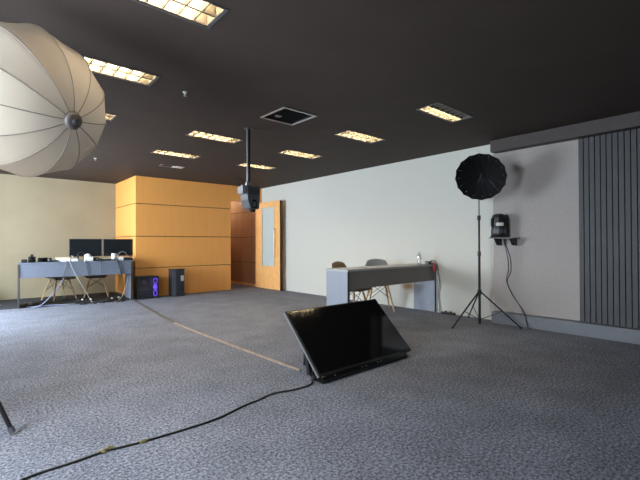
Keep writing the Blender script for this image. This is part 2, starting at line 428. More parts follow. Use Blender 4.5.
# ------------------------------------------------------------------ hanging projector
t = thing('projector', 'dark projector hanging on a long pole from the ceiling before the orange wall', 'projector', (2.49, 4.14, H))
b = MB(); b.lathe([(0, 0), (.055, 0), (.055, -.006), (.02, -.012), (0, -.012)], seg=20)
for s in (-1, 1): b.cyl((0, 0, -.01), (s * .075, 0, -.006), .004, seg=6)
b.build('ceiling_plate', 'dark_grey', t)
b = MB(); b.cyl((.012, 0, -.01), (.012, 0, -.70), .017, seg=14); b.build('pole', 'black', t)
b = MB(); b.cyl((-.014, -.006, -.004), (-.016, -.010, -.66), .010, seg=8); b.cyl((-.014, -.006, -.32), (.012, 0, -.32), .006, seg=6)
b.build('conduit', 'silver', t)
b = MB(); b.box((0, 0, -.665), (.06, .04, .05)); b.span((-.09, -.02, -.70), (.09, .02, -.685)); b.build('bracket', 'silver', t, bevel=.003)
b = MB()
b.prism([(-.065, -.70), (.115, -.70), (.108, -.86), (.098, -.965), (-.02, -.965), (-.058, -.86)], 1, -.09, .08)
bd = b.build('body', 'dark_grey', t, bevel=.008)
b = MB(); b.span((.005, -.094, -.955), (.055, -.089, -.86)); b.build('dark_panel', 'gloss_black', bd)
b = MB(); b.span((.018, -.099, -.945), (.036, -.094, -.885)); b.build('glint_strip', 'silver', bd)  # silver strip drawn in place of a light reflection on the body
b = MB()
for k in range(3): b.span((-.04, -.094, -.735 - k * .022), (.09, -.0895, -.745 - k * .022))
b.build('cooling_slots', 'black', bd)
b = MB(); b.span((-.115, -.07, -.79), (-.066, .05, -.705)); b.build('side_box', 'grey_plastic', t, bevel=.004)
b = MB(); b.cyl((.045, -.03, -.97), (.045, -.03, -1.0), .035, .03, 18); b.build('lens', 'gloss_black', t)
b = MB(); b.tube([(-.10, 0, -.705), (-.16, 0, -.66), (-.15, .02, -.60), (-.08, .01, -.62), (-.02, 0, -.66)], .004, 6); b.build('looped_cable', 'black', t)

# ------------------------------------------------------------------ open door
dx0, dx1, dy0, dy1 = 5.30, 5.34, 7.44, 8.40
t = thing('door_leaf', 'orange wooden door with tall frosted glass strip standing open along white wall', 'door', (5.32, 8.40, 0))
def L_(x, y, z): return (x - 5.32, y - 8.40, z)
b = MB(); gy0, gy1, gz0, gz1 = 7.67, 8.18, 0.55, 1.93
for a, c in (((dx0, dy0, .01), (dx1, gy0, 2.065)), ((dx0, gy1, .01), (dx1, dy1, 2.065)), ((dx0, gy0, .01), (dx1, gy1, gz0)), ((dx0, gy0, gz1), (dx1, gy1, 2.065))):
    b.span(L_(*a), L_(*c))
bmesh.ops.remove_doubles(b.bm, verts=b.bm.verts, dist=1e-5)
b.build('leaf', 'door_wood', t)
b = MB(); b.span(L_(dx0 - .001, dy0 - .004, .01), L_(dx1 + .001, dy0, 2.065)); b.build('edge_strip', 'groove', t)
b = MB(); b.span(L_(dx0 + .014, gy0, gz0), L_(dx1 - .014, gy1, gz1)); b.build('glass_strip', 'frost', t)
b = MB()
for a, c in (((dx0 - .006, gy0 - .012, gz0 - .012), (dx0 + .012, gy0 + .008, gz1 + .012)), ((dx0 - .006, gy1 - .008, gz0 - .012), (dx0 + .012, gy1 + .012, gz1 + .012)),
             ((dx0 - .006, gy0, gz0 - .012), (dx0 + .012, gy1, gz0 + .008)), ((dx0 - .006, gy0, gz1 - .008), (dx0 + .012, gy1, gz1 + .012))):
    b.span(L_(*a), L_(*c))
b.build('glazing_bead', 'cream', t)
b = MB(); b.tube([L_(dx0, 7.61, 1.42), L_(dx0 - .045, 7.61, 1.40), L_(dx0 - .05, 7.61, 1.1), L_(dx0 - .045, 7.61, .80), L_(dx0, 7.61, .78)], .010, 8); b.build('pull_handle', 'silver', t, smooth=True)
for z in (.25, 1.05, 1.85):
    b = MB(); b.cyl(L_(5.345, 8.41, z - .04), L_(5.345, 8.41, z + .04), .01, seg=10); b.build('hinge', 'silver', t)

# ------------------------------------------------------------------ chairs
def shell_fn(u, v):
    # u along the profile from front lip to back top, v across
    prof = [(-.235, .425), (-.20, .452), (-.08, .438), (.06, .430), (.14, .455), (.185, .53), (.215, .66), (.235, .815)]
    wid = [.17, .20, .225, .228, .225, .225, .215, .155]
    lift = [.0, .012, .03, .045, .06, .02, .0, .0]
    fwdc = [.0, .0, .0, .0, -.02, -.07, -.06, -.018]
    x = u * (len(prof) - 1); i = min(int(x), len(prof) - 2); k = x - i
    def itp(a): return a[i] * (1 - k) + a[i + 1] * k
    py_, pz = itp([p[0] for p in prof]), itp([p[1] for p in prof])
    s = v * 2 - 1
    wv = itp(wid); e = s * s
    top = -.03 * e * max(0, (u - .85) / .15)
    return (s * wv, py_ + itp(fwdc) * e, pz + itp(lift) * e + top)
def make_chair(name, label, shell, loc, rotz, group):
    t = thing(name, label, 'chair', loc, rotz, group)
    b = MB(); b.grid(shell_fn, 28, 12); b.build('seat_shell', shell, t, smooth=True, solid=.008)
    for sx in (-1, 1):
        for sy in (-1, 1):
            top = Vector((sx * .115, sy * .105 - .01, .425)); bot = Vector((sx * .215, sy * .20, 0))
            l = MB(); l.cyl(bot, bot.lerp(top, .97), .0115, .0155, 10)
            lo = l.build('leg', 'dowel', t, smooth=False)
            fb = MB(); q = bot.lerp(top, .012); fb.cyl(bot, q, .0125, .0125, 10); fb.build('foot_cap', 'black', lo)
    wv = MB()
    for sx in (-1, 1):
        wv.cyl((sx * .118, -.115, .41), (sx * .168, .145, .20), .004, seg=6); wv.cyl((sx * .118, .095, .41), (sx * .168, -.145, .20), .004, seg=6)
    for sy in (-1, 1):
        wv.cyl((-.118, sy * .10, .41), (.168, sy * .15, .20), .004, seg=6); wv.cyl((.118, sy * .10, .41), (-.168, sy * .15, .20), .004, seg=6)
    wv.build('wire_brace', 'black_metal', t)
    mt = MB(); mt.box((0, -.01, .415), (.25, .23, .012)); mt.build('seat_mount', 'black_metal', t, bevel=.003)
    return t
make_chair('shell_chair', 'dark shell chair on beech dowel legs, left of the two behind the cluttered desk', 'shell_black', (1.31, 9.22, 0), R(22), 'dark dowel-leg chairs behind the cluttered desk').scale = (1, 1, .94)
make_chair('shell_chair', 'dark shell chair on beech dowel legs, behind the cluttered desk below the monitors', 'shell_black', (1.97, 9.27, 0), R(-14), 'dark dowel-leg chairs behind the cluttered desk').scale = (1, 1, .94)
make_chair('shell_chair', 'brown-backed shell chair tucked in behind the left end of the desk by white wall', 'shell_brown', (4.03, 3.95, 0), R(12), 'chairs behind the desk by the white wall')
make_chair('shell_chair', 'smoky grey translucent shell chair behind the wall end of the desk by white wall', 'shell_grey', (4.94, 4.22, 0), R(-40), 'chairs behind the desk by the white wall')

# ------------------------------------------------------------------ desks
def make_desk(label, loc, rotz, ln, dp, ht, front, z0, top, side='desk_grey'):
    t = thing('desk', label, 'desk', loc, rotz)
    b = MB(); b.span((0, 0, ht - .028), (ln, dp, ht)); b.build('tabletop', top, t, bevel=.002)
    for x, nm in ((0.0, 'end_panel'), (ln - .025, 'end_panel')):
        b = MB(); b.span((x, 0.006, 0.008), (x + .025, dp - .006, ht - .028)); p = b.build(nm, side, t, bevel=.0015)
        e = MB(); e.span((x, 0.0, 0.008), (x + .025, .006, ht - .028)); e.build('edge_band', 'desk_edge', p)
        for yy in (.05, dp - .05):
            g = MB(); g.cyl((x + .0125, yy, 0), (x + .0125, yy, .009), .011, seg=10); g.build('glide', 'black', p)
    b = MB(); b.span((.025, .012, z0), (ln - .025, .030, ht - .028)); b.build('modesty_panel', front, t)
    return t
make_desk('long grey desk crowded with cables and camera gear along the beige wall', (.60, 8.36, 0), R(-5), 1.765, .55, .765, 'desk_grey', .505, 'desk_grey')
DT = .765
make_desk('grey desk with shade-toned front standing with one end against the white wall', (3.515, 3.50, 0), 0, 1.935, .40, .745, 'desk_shaded', .495, 'desk_top', 'desk_lit')

# ------------------------------------------------------------------ monitors and clutter on the left desk
rz = R(-5); ca, sa = math.cos(rz), math.sin(rz)
def D(x, y, z=0): return (.64 + x * ca - y * sa, 8.36 + x * sa + y * ca, DT + z)
def monitor(label, x0):
    t = thing('monitor', label, 'monitor', D(x0, .42), R(-5), 'desk monitors')
    b = MB(); b.box((0, .02, .006), (.20, .15, .012)); b.build('base', 'grey_plastic', t, bevel=.004)
    b = MB(); b.box((0, .045, .14), (.05, .025, .26)); b.build('neck', 'grey_plastic', t, bevel=.004)
    b = MB(); b.box((0, .012, .245), (.555, .03, .335)); c = b.build('casing', 'black', t, bevel=.005)
    b = MB(); b.box((0, -.0045, .25), (.525, .003, .305)); b.build('screen', 'mon_screen', c)
    b = MB(); b.box((.266, -.005, .245), (.010, .004, .335)); b.build('side_trim', 'grey_plastic', c)
    return t
monitor('black monitor on the cluttered desk, in front of the beige wall', .998)
monitor('black monitor on the cluttered desk, overlapping the orange wall corner', 1.567)

def small(name, label, cat, x, y, fn, parts, group='gear on the cluttered desk', rot=0):
    t = thing(name, label, cat, D(x, y), rz + rot, group)
    t.scale = (1.05, 1.05, 1.35)
    for pn, m_, f_ in parts:
        b = MB(); f_(b); b.build(pn, m_, t, bevel=.002)
    return t
bx = lambda c, s: (lambda b: b.box(c, s))
small('battery_charger', 'low black charger block at the left corner of the cluttered desk', 'charger', .05, .10, None,
      [('body', 'black', bx((0, 0, .02), (.08, .07, .04))), ('lid', 'dark_grey', bx((0, 0, .042), (.07, .06, .006)))])
small('camera', 'black camera standing upright near the left end of the cluttered desk', 'camera', .155, .12, None,
      [('body', 'black', bx((0, 0, .038), (.10, .05, .075))), ('viewfinder', 'black', bx((0, 0, .088), (.04, .045, .03))),
       ('lens', 'gloss_black', lambda b: b.cyl((0, -.02, .038), (0, -.075, .038), .03, .032, 18))])
small('camera', 'black camera lying between the upright camera and the cream box', 'camera', .30, .13, None,
      [('body', 'black', bx((0, 0, .03), (.11, .06, .058))), ('grip', 'black_matt', bx((.05, -.01, .03), (.03, .065, .06))),
       ('lens', 'gloss_black', lambda b: b.cyl((-.01, -.03, .03), (-.01, -.08, .03), .026, .027, 18))], rot=.3)
small('lens', 'short black camera lens standing beside the lying camera', 'lens', .405, .11, None,
      [('barrel', 'black', lambda b: b.cyl((0, 0, 0), (0, 0, .055), .032, .034, 18)), ('focus_ring', 'dark_grey', lambda b: b.cyl((0, 0, .018), (0, 0, .034), .0355, .0355, 18))])
small('card_reader', 'flat black device just left of the cream box on the desk', 'device', .475, .09, None,
      [('body', 'black', bx((0, 0, .014), (.075, .06, .028))), ('slot', 'dark_grey', bx((0, -.031, .014), (.05, .002, .008)))])
small('cardboard_box', 'flat white box with cream lid left of the monitors', 'box', .61, .16, None,
      [('body', 'paper', bx((0, 0, .022), (.20, .13, .044))), ('lid', 'cream', bx((-.01, 0, .052), (.205, .135, .014)))])
small('paper_bundle', 'crumpled white papers on the desk just left of the first monitor', 'papers', .785, .14, None,
      [('stack', 'paper', bx((0, 0, .018), (.10, .12, .036))), ('loose_sheet', 'paper', lambda b: b.box((.0, -.02, .055), (.09, .11, .004), Euler((.15, .35, .2))))])
small('headphones', 'black headphones propped before the left monitor', 'headphones', .895, .205, None,
      [('headband', 'black', lambda b: b.tube([(-.05, 0, .04), (-.045, 0, .10), (0, 0, .125), (.045, 0, .10), (.05, 0, .04)], .008, 8)),
       ('ear_cup', 'black', lambda b: b.cyl((-.06, 0, .045), (-.035, 0, .045), .042, .042, 16)),
       ('ear_cup', 'black', lambda b: b.cyl((.035, 0, .045), (.06, 0, .045), .042, .042, 16))])
small('white_box', 'white box with rounded white top before the left monitor', 'box', 1.0, .095, None,
      [('body', 'white', bx((0, 0, .03), (.13, .10, .06))), ('dome', 'white', lambda b: b.sph((-.01, 0, .06), .05, 16, (1.1, .9, .9)))])
small('audio_interface', 'small black box right of the white box before the left monitor', 'device', 1.125, .11, None,
      [('body', 'black', bx((0, 0, .025), (.08, .08, .05))), ('knob', 'silver', lambda b: b.cyl((.015, -.04, .027), (.015, -.052, .027), .011, .010, 12))])
small('keyboard', 'dark keyboard lying below the gap of the two monitors', 'keyboard', 1.277, .10, None,
      [('body', 'black', bx((0, 0, .010), (.20, .12, .02))), ('key_block', 'dark_grey', bx((0, 0, .022), (.18, .10, .006)))])
small('wooden_shelf_board', 'pale board lying below the right monitor', 'board', 1.55, .22, None, [('board', 'cream', bx((0, 0, .035), (.36, .09, .02))), ('foot', 'cream', bx((-.15, 0, .0125), (.02, .08, .025))), ('foot', 'cream', bx((.15, 0, .0125), (.02, .08, .025)))])
small('wooden_shelf_board', 'pale board lying below the left monitor', 'board', 1.16, .24, None, [('board', 'cream', bx((0, 0, .03), (.36, .09, .018))), ('foot', 'cream', bx((-.15, 0, .0105), (.02, .08, .021))), ('foot', 'cream', bx((.15, 0, .0105), (.02, .08, .021)))])
small('battery', 'small black battery on the desk between keyboard and mug', 'battery', 1.41, .025, None, [('cell', 'black', bx((0, 0, .012), (.05, .04, .024))), ('contact', 'silver', bx((0, -.021, .012), (.03, .002, .008)))])
small('mug', 'white mug in front of the right monitor', 'mug', 1.425, .10, None,
      [('cup', 'white', lambda b: b.lathe([(0, 0), (.04, 0), (.043, .10), (.039, .10), (.036, .008), (0, .008)], seg=20)),
       ('handle', 'white', lambda b: b.tube([(.04, 0, .08), (.068, 0, .072), (.068, 0, .035), (.04, 0, .025)], .006, 8))])
small('cable_box', 'white cable box next to the mug below the right monitor', 'box', 1.545, .08, None, [('body', 'white', bx((0, 0, .022), (.07, .07, .044))), ('lid', 'paper', bx((0, 0, .046), (.072, .072, .006)))])
small('audio_mixer', 'flat black mixer at the right end of the cluttered desk', 'device', 1.665, .095, None,
      [('body', 'black', bx((0, 0, .016), (.15, .13, .032))), ('fader_block', 'dark_grey', bx((0, -.01, .034), (.11, .08, .006)))])
def cable(name, label, pts, r=.006, m_='black', group=None, seg=8):
    o = MB().tube(pts, r, seg).build(name, m_, smooth=True)
    return tag(o, label, 'cable', group)
c0 = MB().tube([D(1.50, .30, .006), D(1.54, .30, .12), D(1.60, .295, .165), D(1.67, .295, .13), D(1.70, .30, .006)], .006, 8).build('cable', 'grey_plastic', smooth=True)
tag(c0, 'grey cable arching up in front of the right monitor', 'cable', 'cables at the cluttered desk')
G = 'cables at the cluttered desk'
def hang(label, x, drop, m_, xe=None, r=.006):
    xe = x if xe is None else xe
    pts = [D(x, .10, .008), D(x, .01, .012), D(x + .005, -.012, -.02), D((x + xe) / 2, -.014, drop / 2), D(xe, -.014, drop)]
    cable('cable', label, pts, r, m_, G)
hang('dark cable hanging over the desk front, left of the white cord', .66, -.27, 'desk_edge', .60)
cable('cable', 'pale cord running from desk front down across the chair legs to the floor',
      [D(.70, .1, .008), D(.70, .01, .014), D(.71, -.02, -.03), D(.80, -.03, -.26), D(.95, -.03, -.55), D(1.03, -.05, -.72), D(1.10, -.10, -.759), D(1.13, -.17, -.759)], .0045, 'cord_white', G)
hang('black cable hanging over the desk front below the left monitor', .95, -.27, 'black', 1.0)
hang('thin black cable hanging straight over the desk front below the monitor gap', 1.19, -.24, 'black', 1.20, .004)
hang('thick black cable bundle hanging over the desk front below the right monitor', 1.47, -.33, 'black', 1.56, .010)
cable('cable', 'pale blue cable drooping from under the desk to the floor at its left',
      [D(.62, .02, -.28), D(.52, -.02, -.45), D(.40, -.06, -.60), D(.28, -.08, -.72), D(.16, -.06, -.757), D(.06, -.10, -.757)], .0055, 'cord_blue', G)
cable('cable', 'dark blue cable lying on the carpet beneath the left end of the desk',
      [D(.08, .12, -.757), D(.25, .05, -.757), D(.40, .10, -.757), D(.62, .02, -.757), D(.85, .08, -.757)], .0055, 'cord_blue', G)
cable('cable', 'white cord hanging beside the right end panel of the cluttered desk',
      [D(1.66, .25, -.10), D(1.66, .10, -.40), D(1.58, .02, -.62), D(1.50, -.02, -.735), D(1.40, -.08, -.757)], .0045, 'cord_white', G)
cable('cable', 'pale cord hanging outside the right end of the cluttered desk',
      [D(1.70, .2, .008), D(1.745, .20, -.02), D(1.75, .17, -.35), D(1.745, .10, -.65), D(1.74, .02, -.757), D(1.62, -.08, -.757)], .006, 'cord_white', G)
rr = random.Random(3)
for k, lb in enumerate(['tangled black cable on the carpet under the right half of the desk', 'black cable loop on the carpet before the violet-lit computer', 'black cable curling on the carpet below the second chair']):
    x0 = (1.0, 1.55, .75)[k]; pts = []
    for j in range(14):
        pts.append(D(x0 + .045 * j + .05 * rr.uniform(-1, 1), -.04 + .13 * rr.uniform(-1, 1), -.757 + .012 * (j % 2)))
    cable('cable', lb, pts, .008, 'black', G)
def power_strip(label, x, y, r_):
    t = thing('power_strip', label, 'power strip', D(x, y, -DT), rz + r_, 'power strips under the cluttered desk')
    b = MB(); b.box((0, 0, .02), (.30, .055, .04)); b.build('body', 'black', t, bevel=.006)
    for k in range(4):
        b = MB(); b.cyl((-.1 + k * .066, 0, .04), (-.1 + k * .066, 0, .065), .017, .015, 12); b.build('plug', 'white' if k % 2 else 'black', t)
power_strip('black power strip with plugs on carpet under the right end of the cluttered desk', 1.42, .10, .4)
power_strip('black power strip with plugs on carpet under the middle of the cluttered desk', .95, .20, -.2)
for (px, py_), lb in (((.35, 8.88), 'small white plug on the carpet left of the cluttered desk'), ((.80, 8.75), 'small white plug on the carpet under the left end of the desk')):
    t = thing('wall_plug', lb, 'plug', (px, py_, 0), .4, 'loose white plugs on the carpet')
    b = MB(); b.box((0, 0, .022), (.06, .05, .044)); b.build('body', 'white', t, bevel=.008)
    b = MB(); b.cyl((.03, .01, .022), (.055, .01, .022), .004, seg=8); b.cyl((.03, -.01, .022), (.055, -.01, .022), .004, seg=8); b.build('pin_pair', 'silver', t)
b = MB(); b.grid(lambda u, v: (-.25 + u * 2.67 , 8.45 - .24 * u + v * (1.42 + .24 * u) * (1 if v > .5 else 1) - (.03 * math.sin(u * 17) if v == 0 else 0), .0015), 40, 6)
tag(b.build('floor_sheet', noisy('black_sheet', (0.010, 0.010, 0.013), (0.026, 0.026, 0.030), 60, 0.95, 0.3), solid=.002), 'black sheet on the carpet under the cluttered desk and its two chairs', 'mat')  # thin near-black sheet laid over the carpet
# bag by the far wall, cut by the left edge
t = thing('bag', 'black soft bag with loop handle on the floor by beige wall at left edge', 'bag', (.02, 9.45, 0))
b = MB(); b.sph((0, 0, .16), .2, 24, (1.15, .75, .80)); b.box((0, 0, .02), (.36, .24, .04)); b.build('body', 'black_matt', t, smooth=True)
b = MB(); b.tube([(-.02, -.12, .24), (.05, -.14, .34), (.14, -.14, .33), (.20, -.10, .20)], .010, 8); b.build('handle', 'black', t, smooth=True)
# ------------------------------------------------------------------ computers by the orange wall
t = thing('computer_tower', 'glass-sided computer tower with violet glowing fans beside the cluttered desk', 'computer', (2.655, 8.27, 0), R(-4))
b = MB()
w_, d_, h_ = .195, .105, .44
b.span((-w_, -d_, .012), (w_, d_, .03)); b.span((-w_, -d_, h_ - .02), (w_, d_, h_)); b.span((-w_, d_ - .006, .03), (w_, d_, h_ - .02))
b.span((-w_, -d_, .03), (-w_ + .02, d_, h_ - .02)); b.span((w_ - .02, -d_, .03), (w_, d_, h_ - .02)); b.build('chassis', 'black', t)
b = MB()
for sx in (-1, 1):
    for sy in (-1, 1): b.cyl((sx * .16, sy * .08, 0), (sx * .16, sy * .08, .013), .015, seg=10)
b.build('foot_set', 'black', t)
b = MB(); b.span((-w_ + .02, -d_, .03), (w_ - .02, -d_ + .004, h_ - .02)); b.build('side_glass', 'case_glass', t)
b = MB(); b.span((-.15, .06, .10), (.09, .066, .40)); mbd = b.build('motherboard', 'pcb', t)
b = MB(); b.span((-.13, .0, .20), (.02, .055, .23)); b.span((-.14, -.05, .135), (.06, .058, .165)); b.build('graphics_card', 'dark_grey', mbd)
b = MB(); b.cyl((-.05, .06, .31), (-.05, .0, .31), .045, seg=18); b.build('cooler', 'silver', mbd)
b = MB(); b.span((-.15, -.06, .032), (.10, .08, .10)); b.build('power_supply', 'black', t)
for k in range(3):
    b = MB(); z = .10 + k * .122
    for q in range(24):
        a0, a1 = 2 * PI * q / 24, 2 * PI * (q + 1) / 24
        b.cyl((.13, -.085 + .0, z + .0) if False else (.135 + .035 * math.cos(a0), -.09, z + .052 * math.sin(a0)), (.135 + .035 * math.cos(a1), -.09, z + .052 * math.sin(a1)), .006, seg=6)
    fo = b.build('fan_ring', 'rgb', t)
    b = MB(); b.cyl((.135, -.088, z), (.135, -.07, z), .014, seg=12)
    for q in range(7):
        a = 2 * PI * q / 7; b.box((.135 + .018 * math.cos(a), -.078, z + .026 * math.sin(a)), (.018, .004, .028), Euler((0, -a + .5, .3)))
    b.build('fan_rotor', 'rgb' if k == 1 else 'dark_grey', fo)
t = thing('computer_tower', 'tall black computer tower with white sticker standing alone before the orange wall', 'computer', (3.24, 8.22, 0), R(4))
b = MB(); b.prism([(-.13, .11), (-.13, -.08), (-.07, -.11), (.05, -.125), (.11, -.11), (.13, -.07), (.13, .11)], 2, .012, .545); bd = b.build('casing', 'tower_black', t, bevel=.006)
b = MB(); b.prism([(-.135, .112), (-.135, -.082), (-.072, -.114), (.052, -.13), (.114, -.114), (.135, -.072), (.135, .112)], 2, .545, .56); b.build('top_cap', 'black', t, bevel=.003)
b = MB(); b.box((.055, -.1275, .37), (.07, .004, .11), Euler((0, 0, R(12)))); b.build('sticker', 'white', bd)
b = MB(); b.box((.055, -.1265, .15), (.08, .004, .11), Euler((0, 0, R(12)))); b.build('front_grille', 'black', bd)
b = MB(); b.span((-.12, -.10, 0), (.12, .10, .013)); b.build('base', 'black', t)

# ------------------------------------------------------------------ things on the right desk
def on2(x, y, z=0): return (x, y, .745 + z)
t = thing('water_bottle', 'clear plastic water bottle on the desk end by the white wall', 'bottle', on2(5.22, 3.64))
b = MB(); b.lathe([(0, .0), (.030, 0), (.033, .01), (.033, .05), (.030, .058), (.033, .066), (.033, .13), (.028, .155), (.012, .18), (.012, .19), (0, .19)], seg=20); b.build('body', 'bottle', t, smooth=True)
b = MB(); b.cyl((0, 0, .19), (0, 0, .206), .014, seg=14); b.build('cap', 'white', t)
b = MB(); b.lathe([(.0336, .072), (.0336, .115)], seg=20); b.build('paper_label', 'paper', t, smooth=True)
t = thing('adapter', 'small grey adapter on the desk between bottle and cable tangle', 'device', on2(5.31, 3.56), .3)
b = MB(); b.box((0, 0, .018), (.06, .05, .036)); b.build('body', 'grey_plastic', t, bevel=.004)
b = MB(); b.cyl((.02, 0, .036), (.02, 0, .05), .008, seg=10); b.build('plug', 'black', t)
t = thing('connector_box', 'black connector box with cables at the wall end of the desk', 'device', on2(5.385, 3.58))
b = MB(); b.box((0, 0, .022), (.06, .10, .044)); b.build('body', 'black', t, bevel=.004)
b = MB(); b.box((0, -.052, .022), (.03, .006, .02)); b.build('port', 'silver', t)
t = thing('red_plug', 'red plug hanging over the front corner of desk by white wall', 'plug', (5.38, 3.478, .685))
b = MB(); b.box((0, 0, 0), (.055, .035, .075)); b.build('body', 'red', t, bevel=.01)
b = MB(); b.tube([(0, 0, .035), (0, -.004, .07), (-.005, .06, .075)], .006, 8); b.build('lead', 'red', t)
g2 = 'cables at the wall end of the grey desk'
cable('cable', 'black cable looping over the desk end by the white wall', [on2(5.26, 3.52, .008), on2(5.30, 3.50, .05), on2(5.36, 3.50, .062), on2(5.42, 3.485, .045), (5.457, 3.47, .72), (5.459, 3.46, .66), (5.459, 3.46, .60)], .0045, 'black', g2)
cable('cable', 'grey cord hanging down the white wall to the floor beside the desk', [on2(5.42, 3.55, .012), on2(5.445, 3.50, .004), (5.455, 3.465, .66), (5.455, 3.44, .5), (5.455, 3.46, .3), (5.455, 3.44, .1), (5.45, 3.44, .012), (5.44, 3.38, .009)], .006, 'grey_plastic', g2)
cable('cable', 'pale cord hanging down the white wall next to the grey cord', [on2(5.43, 3.53, .03), (5.458, 3.48, .72), (5.46, 3.475, .6), (5.46, 3.42, .45), (5.46, 3.45, .25), (5.46, 3.415, .05), (5.45, 3.40, .01)], .005, 'cord_white', g2)
t = thing('power_strip', 'black power strip lying on the floor against white wall beside the desk', 'power strip', (5.42, 3.27, 0), R(90))
b = MB(); b.box((0, 0, .015), (.22, .05, .03)); b.build('body', 'black', t, bevel=.005)
for k in range(2):
    b = MB(); b.cyl((-.04 + k * .08, 0, .03), (-.04 + k * .08, 0, .048), .016, seg=12); b.build('plug', 'black', t)

# ------------------------------------------------------------------ leaning television on the floor
TX0, TX1 = 2.012, 3.172
t = thing('television', 'large flat black television leaning back on the carpet in the room centre', 'television', (2.592, 2.32, 0))
th = R(45.0)                    # lean from vertical
ht = .628; wd = TX1 - TX0
rot = Matrix.Rotation(-th, 3, 'X')
def tv(x, y, z): return rot @ Vector((x, y, z)) + Vector((0, -.012, .053))
b = MB(); b.box(tv(0, .016, ht / 2), (wd, .032, ht), rot); cs = b.build('casing', 'black', t, bevel=.004)
b = MB(); b.box(tv(0, -.001, ht / 2 + .004), (wd - .030, .003, ht - .036), rot); b.build('screen', 'screen', cs)
for s in (-1, 1):
    b = MB(); b.box(tv(s * (wd / 2 + .0015), .02, ht / 2), (.003, .012, ht - .01), rot); b.build('side_trim', 'grey_plastic', cs)
b = MB(); b.box(tv(0, .075, ht * .45), (wd * .6, .065, ht * .6), rot); b.build('rear_housing', 'black', cs, bevel=.015)
b = MB(); b.prism([(.03, .060), (-.020, .055), (-.045, .032), (-.038, .002), (.06, .0), (.10, .02)], 0, -wd / 2 + .012, wd / 2 - .10)
sp = b.build('speaker_bar', 'gloss_black', t, bevel=.003)
for x in (-.44, -.13, -.08, .07, .11):
    b = MB(); b.cyl((x, -.028, .042), (x, -.036, .038), .006, seg=10); b.build('indicator', 'dark_grey', sp)
for s in (-1, 1):
    b = MB(); x = s * .40
    b.cyl((x, .40, .008), (x, -.0 + .06, .012), .010, seg=8); b.cyl((x, .40, .008), tuple(tv(x, .05, .50)), .010, seg=8); b.cyl((x, .22, .010), tuple(tv(x, .05, .25)), .008, seg=8)
    b.build('prop_stand', 'black_metal', t)
b = MB()
for k in range(4):
    x = -.52 + k * .012
    b.tube([tv(x + .05, .06, .36), (x - .015 * k + .02, .24 - .02 * k, .17), (x + .02, .16, .05), (x - .03, .13 - .02 * k, .012), (x - .04, .05, .010)], .008, 8)
b.build('lead_bundle', 'black', t)
b = MB(); b.box((-.50, .22, .10), (.05, .035, .20), Euler((-.2, 0, .1))); b.build('hanging_plug_block', 'black', t, bevel=.006)

# black floor cable, its tape patches, and the taped cable run
pts = [(.0005, 2.17), (.192, 2.263), (.38, 2.275), (.535, 2.285), (.70, 2.262), (.96, 2.25), (1.15, 2.26), (1.36, 2.32), (1.47, 2.335), (1.62, 2.37), (1.76, 2.335), (1.87, 2.325), (1.96, 2.345), (2.04, 2.44), (2.10, 2.47)]
cable('cable', 'long black cable running across the carpet from television to bottom left', [(-.35, 2.02, .0065)] + [(x, y, .0065) for x, y in pts], .0062)
for (x, y, s, a), lb in (((.535, 2.305, .055, .4), 'larger yellowed tape scrap on the black floor cable'), ((.705, 2.262, .035, .2), 'smaller yellowed tape scrap on the black floor cable')):
    b = MB()
    b.grid(lambda u, v: ((u - .5) * s * (1 + .3 * math.sin(v * 9)), (v - .5) * s * .8 * (1 + .3 * math.sin(u * 7)), .005 + .013 * math.exp(-((v - .35) / .2) ** 2) + .003 * math.sin(u * 11)), 10, 10)
    o = b.build('tape_scrap', 'yellow_tape', solid=.001, loc=(x, y, 0), rotz=a); tag(o, lb, 'tape', 'tape scraps on the floor cable')
t = thing('cable_cover', 'long brown taped cable run crossing the carpet from desk to television', 'cable cover', (2.10, 5.4, 0))
def run(path, w_):
    b = MB()
    n = len(path) - 1
    def fn(u, v):
        x = u * n; i = min(int(x), n - 1); k = x - i
        p = Vector(path[i]).lerp(Vector(path[i + 1]), k); s = v * 2 - 1
        return (p.x - 2.10 + s * w_ * (1 + .12 * math.sin(p.y * 9)), p.y - 5.4, .002 + .010 * (1 - s * s))
    b.grid(fn, 60, 8); return b
run([(2.36, 8.10, 0), (2.28, 7.3, 0), (2.15, 6.1, 0), (2.10, 5.4, 0)], .026).build('dark_tape', 'brown_tape', t, smooth=True)
run([(2.10, 5.4, 0), (2.08, 4.6, 0), (2.085, 3.6, 0), (2.105, 2.66, 0)], .026).build('tan_tape', 'tan_tape', t, smooth=True)

# ------------------------------------------------------------------ black round softbox on a stand
sx, sy = 5.008, 2.565
t = thing('softbox_stand', 'round black softbox on a thin tripod stand before the white wall', 'softbox', (sx, sy, 0))
b = MB(); b.cyl((0, 0, .02), (0, 0, .95), .016, seg=14); b.build('lower_tube', 'black_metal', t)
b = MB(); b.cyl((0, 0, .93), (0, 0, 1.42), .013, seg=14); b.build('middle_tube', 'black_metal', t)
b = MB(); b.cyl((0, 0, 1.40), (0, 0, 1.90), .010, seg=14); b.build('upper_tube', 'grey_plastic', t)
for z in (.93, 1.40):
    b = MB(); b.cyl((0, 0, z - .03), (0, 0, z + .03), .022, seg=14); k = b.build('clamp_collar', 'black', t)
    b = MB(); b.cyl((-.02, -.01, z), (-.05, -.03, z), .011, .013, 10); b.build('clamp_knob', 'black', k)
b = MB(); b.cyl((0, 0, .40), (0, 0, .46), .026, seg=14); b.build('leg_hub', 'black', t)
b = MB(); b.cyl((0, 0, .06), (0, 0, .10), .022, seg=14); b.build('brace_hub', 'black', t)
